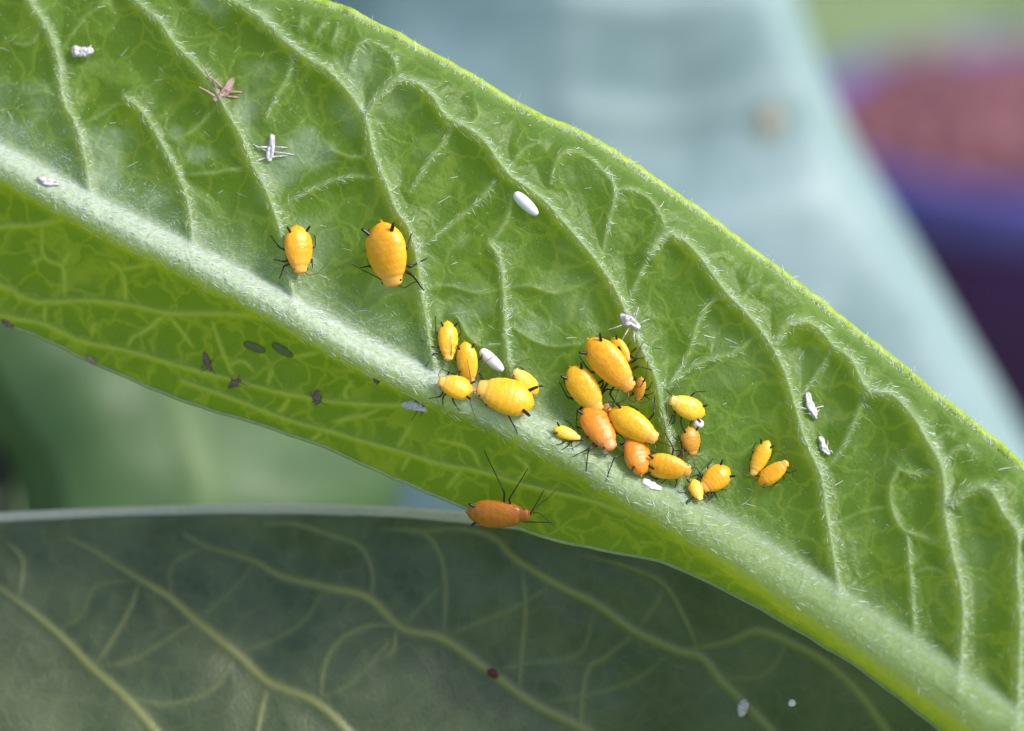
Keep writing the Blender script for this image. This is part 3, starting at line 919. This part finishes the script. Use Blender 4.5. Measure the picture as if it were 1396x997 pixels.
def body_mesh(L, W, Hh, rnd, base, seg=True, prof=None):
    nt, na = 64, 24
    T = np.linspace(0, 1, nt) ** 1.0
    T = .5 - .5 * np.cos(np.pi * T)
    w = np.interp(T, PROF_T, prof or PROF_W)
    # smooth the tabulated outline
    w = np.convolve(np.pad(w, 1, mode='edge'), [.25, .5, .25], 'valid')
    asym = rnd.uniform(-.03, .03)
    V, al, fl = [], [], []
    for t, ww in zip(T, w):
        x = (t - .5) * L
        rip = 1 - (.012 * max(0, math.sin(t * 2 * math.pi * 8.5)) ** 2 if seg and .10 < t < .80 else 0) - .07 * math.exp(-((t - .845) / .022) ** 2)
        ww = ww * (1 - .05 * math.exp(-((t - .85) / .03) ** 2) + .006 * math.sin(t * 2 * math.pi * 8.5 + 2) * (.1 < t < .8))
        hh = Hh * (ww ** .8) * (1 - .12 * t)
        zc = base + Hh * .52 - .10 * Hh * (t - .4) ** 2
        for k in range(na):
            an = 2 * math.pi * k / na
            cy, cz = math.cos(an), math.sin(an)
            y = math.copysign(abs(cy) ** .92, cy) * W * .5 * ww * (1 if cz < 0 else rip)
            z = (cz * .5 if cz > 0 else cz * .44) * hh * (rip if cz > 0 else 1)
            V.append((x, y + asym * L * (t - .4) ** 2, zc + z))
            al.append(t); fl.append(abs(cy) ** 4)
    F = []
    for i in range(nt - 1):
        for k in range(na):
            k2 = (k + 1) % na
            F.append((i * na + k, (i + 1) * na + k, (i + 1) * na + k2, i * na + k2))
    F.append(tuple(range(na))); F.append(tuple(range((nt - 1) * na, nt * na))[::-1])
    return np.array(V), F, al, fl

def sphere(c, r, nu=8, nv=6, sq=(1, 1, 1)):
    V, F = [], []
    for i in range(nv + 1):
        th = math.pi * i / nv
        for j in range(nu):
            ph = 2 * math.pi * j / nu
            V.append((c[0] + r * sq[0] * math.sin(th) * math.cos(ph), c[1] + r * sq[1] * math.sin(th) * math.sin(ph), c[2] + r * sq[2] * math.cos(th)))
    for i in range(nv):
        for j in range(nu):
            j2 = (j + 1) % nu
            F.append((i * nu + j, (i + 1) * nu + j, (i + 1) * nu + j2, i * nu + j2))
    return np.array(V), F

def bezier_path(pts, n=14):
    p = smooth_nd(np.asarray(pts, float), n)
    return p

def smooth_nd(p, n):
    d = np.r_[0, np.cumsum(np.linalg.norm(np.diff(p, axis=0), axis=1))]
    t = np.linspace(0, d[-1], n * 3)
    q = np.stack([np.interp(t, d, p[:, k]) for k in range(3)], 1)
    for _ in range(2):
        q[1:-1] = .25 * q[:-2] + .5 * q[1:-1] + .25 * q[2:]
    return resample(q, n)

def aphid(label, tail, head, W, col, lift=0., seed=1, hk=.66, legk=1.2, ant=1.2, feet=None, antennae=None, corn=1., backline=False, prof=None):
    rnd = random.Random(seed)
    tail, head = np.array(tail, float), np.array(head, float)
    c = (tail + head) / 2
    L = np.linalg.norm(head - tail)
    org, A, k, zc = place(c, head - tail, 0)
    root = empty('aphid', mw_of(org, A))
    tag(root, label, 'aphid', 'aphids feeding on the milkweed leaves')
    u2 = (head - tail) / L
    L = L / np.linalg.norm(A[:2, 0]); W = W / np.linalg.norm(A[:2, 1])      # true size of a tilted body
    base = lift + W * .10 + 1.5
    Hh = W * hk
    V, F, al, fl = body_mesh(L, W, Hh, rnd, base, prof=prof)
    mesh_np('body', V * k, F, M_APH[col], root, attrs={'along': al, 'flank': fl})
    n2 = np.array([u2[1], -u2[0]])                     # local +y in pixel axes (y down)
    to_px = lambda x, y: c + u2 * x + n2 * y
    midz = base + Hh * .45
    # cornicles: two dark tubes at the rear
    cl = max(5.5, .20 * W) * corn; cr = max(1.3, .042 * W)
    for sd in (-1, 1):
        p0 = np.array([-.36 * L, sd * .30 * W, midz + Hh * .30])
        p1 = p0 + np.array([-cl * .75, sd * cl * .55, cl * .42])
        Vt, Ft, tt = tube(np.linspace(p0 - (p1 - p0) * .3, p1, 6), np.linspace(1.25, .85, 6) * cr, 8)
        mesh_np('cornicle', Vt * k, Ft, M_DARK, root)
    # tail tip
    p = np.array([[-.46 * L, 0, midz], [-.5 * L, 0, midz + .02 * W], [-.5 * L - .04 * W - .8, 0, midz + .04 * W]])
    Vt, Ft, tt = tube(smooth_nd(p, 6), np.linspace(1.2, .5, 6) * max(1.2, .05 * W), 7)
    mesh_np('cauda', Vt * k, Ft, M_APH['orange' if col != 'rust' else 'rust'], root, attrs={'along': tt * 0, 'flank': tt * 0})
    # eyes
    for sd in (-1, 1):
        Ve, Fe = sphere((.405 * L, sd * .215 * W, midz + Hh * .10), max(1.3, .046 * W))
        mesh_np('eye', Ve * k, Fe, M_EYE, root)
    # legs
    spec = [(.26, .42, .70), (.15, .12, .88), (.04, -.28, .86)]
    j = 0
    for hx, fx, fy in spec:
        for sd in (-1, 1):
            hip = np.array([hx * L, sd * .22 * W, base + Hh * .18])
            foot = feet.get(j) if feet else None
            if foot is not None:
                g = ground_local(org, A, k, foot)
            else:
                fxx = (fx + rnd.uniform(-.12, .12)) * L; fyy = sd * (fy * legk + rnd.uniform(-.12, .12)) * W
                g = ground_local(org, A, k, to_px(fxx, fyy))
                g[2] = np.clip(g[2], -.5 * W, .45 * W)
            j += 1
            mid = (hip + g) / 2
            reach = np.linalg.norm(g - hip)
            knee = hip + (mid - hip) * .85 + np.array([0, sd * .04 * W, .20 * W + .10 * reach])
            pv = np.array([-(g - hip)[1], (g - hip)[0], 0]); pv /= np.linalg.norm(pv) + 1e-9
            pv *= -1 if pv[0] * (1 if hx < .2 else -.4) < 0 else 1
            knee = knee + pv * .20 * reach
            ank = knee + (g - knee) * .86 + np.array([0, 0, .03 * W])
            pth = smooth_nd(np.array([hip, hip + (knee - hip) * .5 + [0, 0, .03 * W], knee, knee + (ank - knee) * .5, ank, g]), 13)
            rr = np.interp(np.linspace(0, 1, 13), [0, .2, .42, .5, .8, .9, 1], [1.2, 1.4, 1.15, .8, .55, .55, .4]) * max(.95, .029 * W)
            Vt, Ft, tt = tube(pth, rr, 6)
            mesh_np('leg', Vt * k, Ft, M_LEG, root, attrs={'along': tt})
    # antennae
    for i_, sd in enumerate((-1, 1)):
        p0 = np.array([.455 * L, sd * .10 * W, midz + Hh * .06])
        if backline and sd == 1:
            tz = base + Hh * 1.0
            pts = [p0, np.array([.36 * L, .06 * W, base + Hh * .86]), np.array([.15 * L, .03 * W, tz + 1.2]), np.array([-.12 * L, 0, tz + 1.8])]
        elif antennae and antennae[i_] is not None:
            pts = [p0]
            for m_, q_ in enumerate(antennae[i_]):
                g = ground_local(org, A, k, q_); g[2] += 5 + .1 * W
                pts.append(g)
        else:
            a_ = rnd.uniform(.8, 1.15) * ant
            pts = [p0, p0 + np.array([.10 * L, sd * .12 * W, .12 * W]), p0 + np.array([.06 * L, sd * .40 * W * a_, .14 * W]), p0 + np.array([-.12 * L * a_, sd * .75 * W * a_, .02 * W])]
        Vt, Ft, tt = tube(smooth_nd(np.array(pts), 14), np.linspace(1.1, .5, 14) * max(.6, .018 * W), 5)
        mesh_np('antenna', Vt * k, Ft, M_ANT, root, attrs={'along': tt})
    return root

APHIDS = [
    dict(label='slender golden aphid standing alone above the midrib, head down, on a side vein', tail=(398, 311), head=(405, 377), W=37, col='gold', seed=1, legk=.8),
    dict(label='large golden aphid standing alone above the midrib, plump and upright with head down', tail=(530, 301), head=(546, 389), W=54, col='gold', seed=2,
         feet={1: (578, 396), 3: (583, 352), 0: (492, 365), 2: (502, 352), 4: (503, 312), 5: (562, 318)}, antennae=[[(520, 378), (500, 368), (484, 360)], [(555, 392), (570, 383), (578, 384)]]),
    dict(label='upright yellow aphid at the top of the small group beside the lower white egg', tail=(605, 441), head=(607, 495), W=27, col='yellow', seed=3, backline=True, legk=1.15,
         feet={4: (594, 431), 5: (623, 434), 0: (580, 500), 2: (573, 464)}),
    dict(label='upright yellow aphid touching the small group, next to the lower white egg', tail=(633, 466), head=(640, 526), W=29, col='yellow', seed=4, backline=True, legk=1.1, feet={4: (622, 476), 5: (657, 466), 3: (655, 510)}),
    dict(label='small yellow aphid lying sideways on the midrib, in front of the biggest aphid', tail=(640, 540), head=(593, 524), W=31, col='yellow', seed=5, legk=.85),
    dict(label='biggest bright yellow aphid, lying sideways on the midrib with two black tubes at its rear', tail=(723, 560), head=(645, 535), W=48, col='yellow', seed=6, corn=1.15,
         feet={0: (668, 588), 2: (665, 590), 4: (706, 592), 1: (655, 515), 3: (664, 520), 5: (700, 516)}),
    dict(label='pale yellow aphid half hidden behind the biggest sideways aphid', tail=(726, 537), head=(694, 505), W=25, col='lemon', seed=7, legk=.7),
    dict(label='large golden aphid at the top of the dense crowd, next to the ragged skin', tail=(806, 461), head=(866, 529), W=45, col='gold', lift=8, seed=8,
         feet={4: (790, 486), 5: (834, 462)}, corn=1.1),
    dict(label='narrow yellow aphid mostly hidden behind the large one topping the dense crowd', tail=(838, 461), head=(862, 494), W=21, col='yellow', seed=9, feet={1: (901, 476), 3: (885, 488), 5: (858, 468)}, legk=.8),
    dict(label='pale golden aphid in the dense crowd with its pointed tail towards the open blade', tail=(779, 501), head=(819, 562), W=41, col='yellow', lift=6, seed=10, feet={2: (762, 520), 4: (768, 516), 3: (822, 512)}),
    dict(label='tiny dull olive-orange nymph just below the head of the large topmost crowd aphid', tail=(877, 513), head=(873, 546), W=17, col='dull', seed=11, legk=1.0),
    dict(label='deep orange aphid in the dense crowd, its head reaching the midrib', tail=(795, 566), head=(831, 625), W=40, col='orange', lift=6, seed=12),
    dict(label='dull orange nymph squeezed below the others in the middle of the dense crowd', tail=(829, 585), head=(826, 549), W=20, col='dull', lift=7, seed=13, legk=.6),
    dict(label='tiny lemon-yellow nymph on the midrib at the edge of the dense crowd', tail=(752, 587), head=(789, 601), W=17, col='lemon', seed=14, legk=1.2),
    dict(label='plump glossy yellow-orange aphid in the middle of the dense crowd', tail=(836, 560), head=(900, 600), W=40, col='yellow', lift=6, seed=15, hk=.85, feet={1: (918, 610), 5: (858, 552)}),
    dict(label='amber aphid with its rear hanging over the midrib, head tucked under the crowd', tail=(867, 656), head=(855, 596), W=36, col='orange', lift=5, seed=16),
    dict(label='light orange aphid lying sideways at the lower end of the dense crowd', tail=(881, 623), head=(944, 635), W=34, col='gold', lift=5, seed=17, feet={4: (872, 640), 0: (900, 660), 1: (946, 610)}),
    dict(label='bright lemon-yellow aphid with a white ball at its rear', tail=(955, 566), head=(907, 545), W=31, col='lemon', seed=18, corn=.9, feet={0: (930, 610), 1: (896, 590), 2: (905, 530)}),
    dict(label='dull amber aphid half hidden behind the light orange sideways one', tail=(932, 583), head=(938, 622), W=26, col='dull', lift=3, seed=19, legk=.8),
    dict(label='rounded golden aphid pressed against a tiny nymph, apart from the dense crowd', tail=(991, 642), head=(953, 670), W=34, col='gold', seed=20, legk=.85),
    dict(label='tiny pale yellow nymph under the head of the rounded golden aphid', tail=(940, 659), head=(952, 688), W=19, col='lemon', lift=3, seed=21, legk=1.3),
    dict(label='small yellow nymph, the more upright of a pair on the open blade', tail=(1048, 602), head=(1025, 650), W=23, col='yellow', seed=22, legk=.6),
    dict(label='small amber nymph, the more level of a pair on the open blade', tail=(1037, 662), head=(1077, 632), W=24, col='gold', seed=23, legk=.6),
    dict(label='rust-orange aphid in shade on the lower leaf margin, with long black legs spread', tail=(645, 687), head=(731, 691), W=38, col='rust', seed=24, lift=12,
         feet={0: (720, 639), 2: (742, 668), 4: (660, 614), 1: (752, 712), 3: (690, 716), 5: (650, 708)}, antennae=[[(738, 684), (750, 676), (762, 662)], [(738, 696), (748, 706), (758, 714)]]),
]
for a_ in APHIDS:
    aphid(**a_)

# a tan aphid on the far pale leaf
def far_aphid():
    z = zpx(-88.)
    k = (DP - z) / DP * S * .001
    org = lens_px(np.float64(1048), np.float64(167), z)
    ang = math.radians(70)
    A = np.array([[math.cos(ang), -math.sin(ang), 0], [math.sin(ang), math.cos(ang), 0], [0, 0, 1.]])
    root = empty('aphid', mw_of(org, A))
    tag(root, 'tan aphid sitting far out of focus on the large pale leaf', 'aphid', 'aphids feeding on the milkweed leaves')
    rnd = random.Random(3)
    L, W = 52, 34
    V, F, al, fl = body_mesh(L, W, W * .8, rnd, -6)
    mesh_np('body', V * k, F, M_APH['tan'], root, attrs={'along': al, 'flank': fl})
    for hx, fx in ((.26, .4), (.15, .1), (.04, -.25)):
        for sd in (-1, 1):
            pth = smooth_nd(np.array([[hx * L, sd * .2 * W, 2], [(hx + fx) / 2 * L, sd * .6 * W, 10], [fx * L, sd * .85 * W, -8]]), 8)
            Vt, Ft, tt = tube(pth, 1.1, 5)
            mesh_np('leg', Vt * k, Ft, M_LEG, root, attrs={'along': tt})
far_aphid()
build_dark_filler()

# ------------------------------------------------------------------ eggs, wax, shed skins
def egg(label, a, b, W, mat=M_EGG, hk=.85, name='egg', cat='egg', group='white eggs laid on the leaf', lift=0.):
    a, b = np.array(a, float), np.array(b, float)
    L = np.linalg.norm(b - a)
    org, A, k, zc = place((a + b) / 2, b - a)
    nt, na = 24, 18
    V = []
    for i in range(nt):
        th = math.pi * i / (nt - 1)
        x = -math.cos(th) * L / 2
        w = abs(math.sin(th)) ** .72 * W / 2 * (1 + .10 * math.cos(th)) + 1e-4
        for kk in range(na):
            an = 2 * math.pi * kk / na
            V.append((x, w * math.cos(an), lift + W * hk * .44 + w * hk * math.sin(an)))
    F = []
    for i in range(nt - 1):
        for kk in range(na):
            k2 = (kk + 1) % na
            F.append((i * na + kk, (i + 1) * na + kk, (i + 1) * na + k2, i * na + k2))
    ob = mesh_np(name, np.array(V) * k, F, mat, None, mw=mw_of(org, A))
    return tag(ob, label, cat, group)

egg('smooth white oval egg lying alone on the open blade beside a side vein', (702, 261), (734, 291), 17)
egg('smooth white oval egg lying next to the small aphid group near the midrib', (656, 476), (687, 505), 16.5)
egg('olive-brown flat oval nymph on the shaded lower blade, farther from the midrib of the two', (332, 467), (363, 479), 13, M_OLIVE, .4, 'flat_nymph', 'nymph', 'flat nymphs on the lower blade')
egg('olive-brown flat oval nymph on the shaded lower blade, closer to the midrib of the two', (371, 468), (401, 486), 13, M_OLIVE, .4, 'flat_nymph', 'nymph', 'flat nymphs on the lower blade')

def skin(label, a, b, W, mat, seed, nleg=6, legl=1.0, hump=.7, legmat=None, name='shed_skin', cat='shed skin', group='shed aphid skins stuck to the leaf', legr=1.):
    rnd = random.Random(seed)
    a, b = np.array(a, float), np.array(b, float)
    L = np.linalg.norm(b - a)
    org, A, k, zc = place((a + b) / 2, b - a)
    root = empty(name, mw_of(org, A))
    tag(root, label, cat, group)
    nt, na = 34, 20
    V = []
    ph = [rnd.uniform(0, 6.3) for _ in range(6)]
    for i in range(nt):
        t = i / (nt - 1)
        w = np.interp(t, PROF_T, PROF_W) ** .8 * W * .42
        w *= 1 + .14 * math.sin(9 * t + ph[0])
        for kk in range(na):
            an = 2 * math.pi * kk / na
            r = w * (1 + .16 * math.sin(3 * an + ph[2] + 5 * t) + .10 * math.sin(5 * an + ph[3] + 11 * t) + .42 * mnoise.noise(Vector((t * 6 + seed * 7, math.cos(an) * 1.6, math.sin(an) * 1.6))) + .2 * mnoise.noise(Vector((t * 15 + seed * 7, math.cos(an) * 4, math.sin(an) * 4))))
            z = r * math.sin(an) * hump
            # the split back: a crease along the top
            z -= .35 * w * math.exp(-((an - math.pi / 2) / .3) ** 2) * (1 if t > .4 else .3)
            V.append(((t - .5) * L + .04 * L * math.sin(ph[4] + 6 * t), r * math.cos(an) + .10 * W * math.sin(ph[5] + 5 * t), W * .36 * hump + 1 + z))
    F = []
    for i in range(nt - 1):
        for kk in range(na):
            k2 = (kk + 1) % na
            F.append((i * na + kk, (i + 1) * na + kk, (i + 1) * na + k2, i * na + k2))
    F.append(tuple(range(na))); F.append(tuple(range((nt - 1) * na, nt * na))[::-1])
    mesh_np('body', np.array(V) * k, F, mat, root)
    slots = [(.3, .55, .9), (.12, .1, 1.15), (-.05, -.3, 1.05)]
    for j in range(nleg):
        hx, fx, fy = slots[j // 2]
        sd = -1 if j % 2 else 1
        fx = (fx + rnd.uniform(-.35, .35)) * L * legl; fy = sd * (fy + rnd.uniform(-.5, .35)) * max(W, L * .5) * legl * 1.15
        hz = W * .3 * hump
        pth = smooth_nd(np.array([[hx * L, sd * W * .25, hz], [(hx * L + fx) * .5, (sd * W * .25 + fy) * .55, hz + rnd.uniform(1, 5)], [fx, fy, rnd.uniform(.5, 2.)]]), 9)
        Vt, Ft, tt = tube(pth, np.linspace(1.25, .6, 9) * rnd.uniform(.8, 1.15) * legr, 5)
        mesh_np('leg', Vt * k, Ft, legmat or mat, root)
    return root

skin('crumpled white shed skin stuck on the open blade near a side vein, almost legless', (98, 68), (128, 73), 17, M_SKIN, 1, 2, .5, 1.0)
skin('brownish shed skin with spread dark legs straddling a side vein', (317, 108), (290, 142), 13, M_SKINB, 5, 6, 1.45, .8, legr=1.7)
skin('silvery shed skin with spread white legs on the blade beside the brownish one', (370, 184), (369, 222), 12, M_SKIN, 3, 6, 1.1, .8, legr=1.3)
skin('white crumpled flake resting on the upper end of the whitish midrib', (50, 244), (82, 254), 12, M_SKIN, 4, 2, .4, .6)
skin('silvery grey shed skin lying along the lower flank of the midrib', (549, 549), (586, 558), 13, M_SKIN, 5, 4, .8, .8, M_SKING)
skin('ragged white shed skin on a side vein just above the dense aphid crowd', (846, 428), (872, 450), 15, M_SKIN, 6, 6, 1.0, .9)
skin('narrow silvery shed skin on the side vein, the longer of two near each other', (1098, 536), (1110, 573), 12, M_SKIN, 7, 4, .7, .9)
skin('short silvery shed skin on the side vein, the smaller of two near each other', (1115, 596), (1130, 622), 11, M_SKIN, 8, 3, .6, .8)
skin('dark grey-brown dead nymph standing upright on the lower blade beside a bright vein', (280, 478), (288, 506), 11, M_SKING, 9, 4, .9, .8, None, 'dead_nymph', 'nymph', 'dead nymphs on the lower blade')
skin('dark grey-brown dead nymph lying slantwise on the lower blade between two upright ones', (310, 527), (331, 515), 10, M_SKING, 10, 4, .8, .8, None, 'dead_nymph', 'nymph', 'dead nymphs on the lower blade')
skin('stubby grey-brown dead nymph on the lower blade, the one closest to the aphid crowds', (436, 530), (431, 552), 12, M_SKING, 11, 4, .8, .8, None, 'dead_nymph', 'nymph', 'dead nymphs on the lower blade')
skin('tiny dark speck on the lower flank of the midrib above the silvery grey skin', (508, 514), (517, 522), 6, M_SKING, 12, 2, .8, .8, None, 'dark_speck', 'debris', 'specks on the leaf')
skin('brown speck on the lower margin of the leaf near its cut of green blur', (2, 436), (20, 445), 9, M_SKING, 13, 0, .8, .6, None, 'dark_speck', 'debris', 'specks on the leaf')
skin('white tuft of wax on the midrib below the amber aphid', (874, 656), (900, 668), 12, M_WAX, 14, 0, 0, .5, None, 'wax_tuft', 'wax', None)
egg('small white ball stuck to the rear of the bright lemon-yellow aphid', (943, 575), (957, 579), 13, M_WAX, 1.0, 'honeydew_ball', 'droplet', None, 8)

skin('pinkish shed flake caught on the outer lower margin of the leaf', (118, 486), (132, 494), 8, M_SKINB, 15, 2, .6, .6)

def low_speck(label, px, py, L, W, mat, ang, name='leaf_speck'):
    """a small lump resting on the dark lower leaf"""
    P, z = LOW_GRID[0]
    zz = float(z[np.argmin(((P - [px, py]) ** 2).sum(1))])
    k = (DP - zz) / DP * S * .001
    org = lens_px(np.float64(px), np.float64(py), zz)
    c_, s_ = math.cos(ang), math.sin(ang)
    A = np.array([[c_, -s_, 0], [s_, c_, 0], [0, 0, 1.]])
    V, F = sphere((0, 0, W * .25), 1., 14, 10, (L / 2, W / 2, W * .42))
    V = np.array([v * (1 + .25 * mnoise.noise(Vector(v) * .35 + Vector((px, py, 0)))) for v in V])
    ob = mesh_np(name, V * k, F, mat, None, mw=mw_of(org, A))
    tag(ob, label, 'debris', 'specks on the dark lower leaf')
M_RED = plain_mat('red_blemish', (.12, .02, .02), .5, .4, 1., 1 / 5, (.07, .02, .015))
low_speck('pale pinkish-grey speck sitting on a vein of the dark lower leaf', 1013, 964, 26, 15, M_SKIN, 1.3)
low_speck('small pale round dot on the dark lower leaf, away from any vein', 1080, 958, 11, 10, M_WAX, 0.)
low_speck('dark red blemish on a yellowish vein of the dark lower leaf', 672, 918, 17, 11, M_RED, -.6)
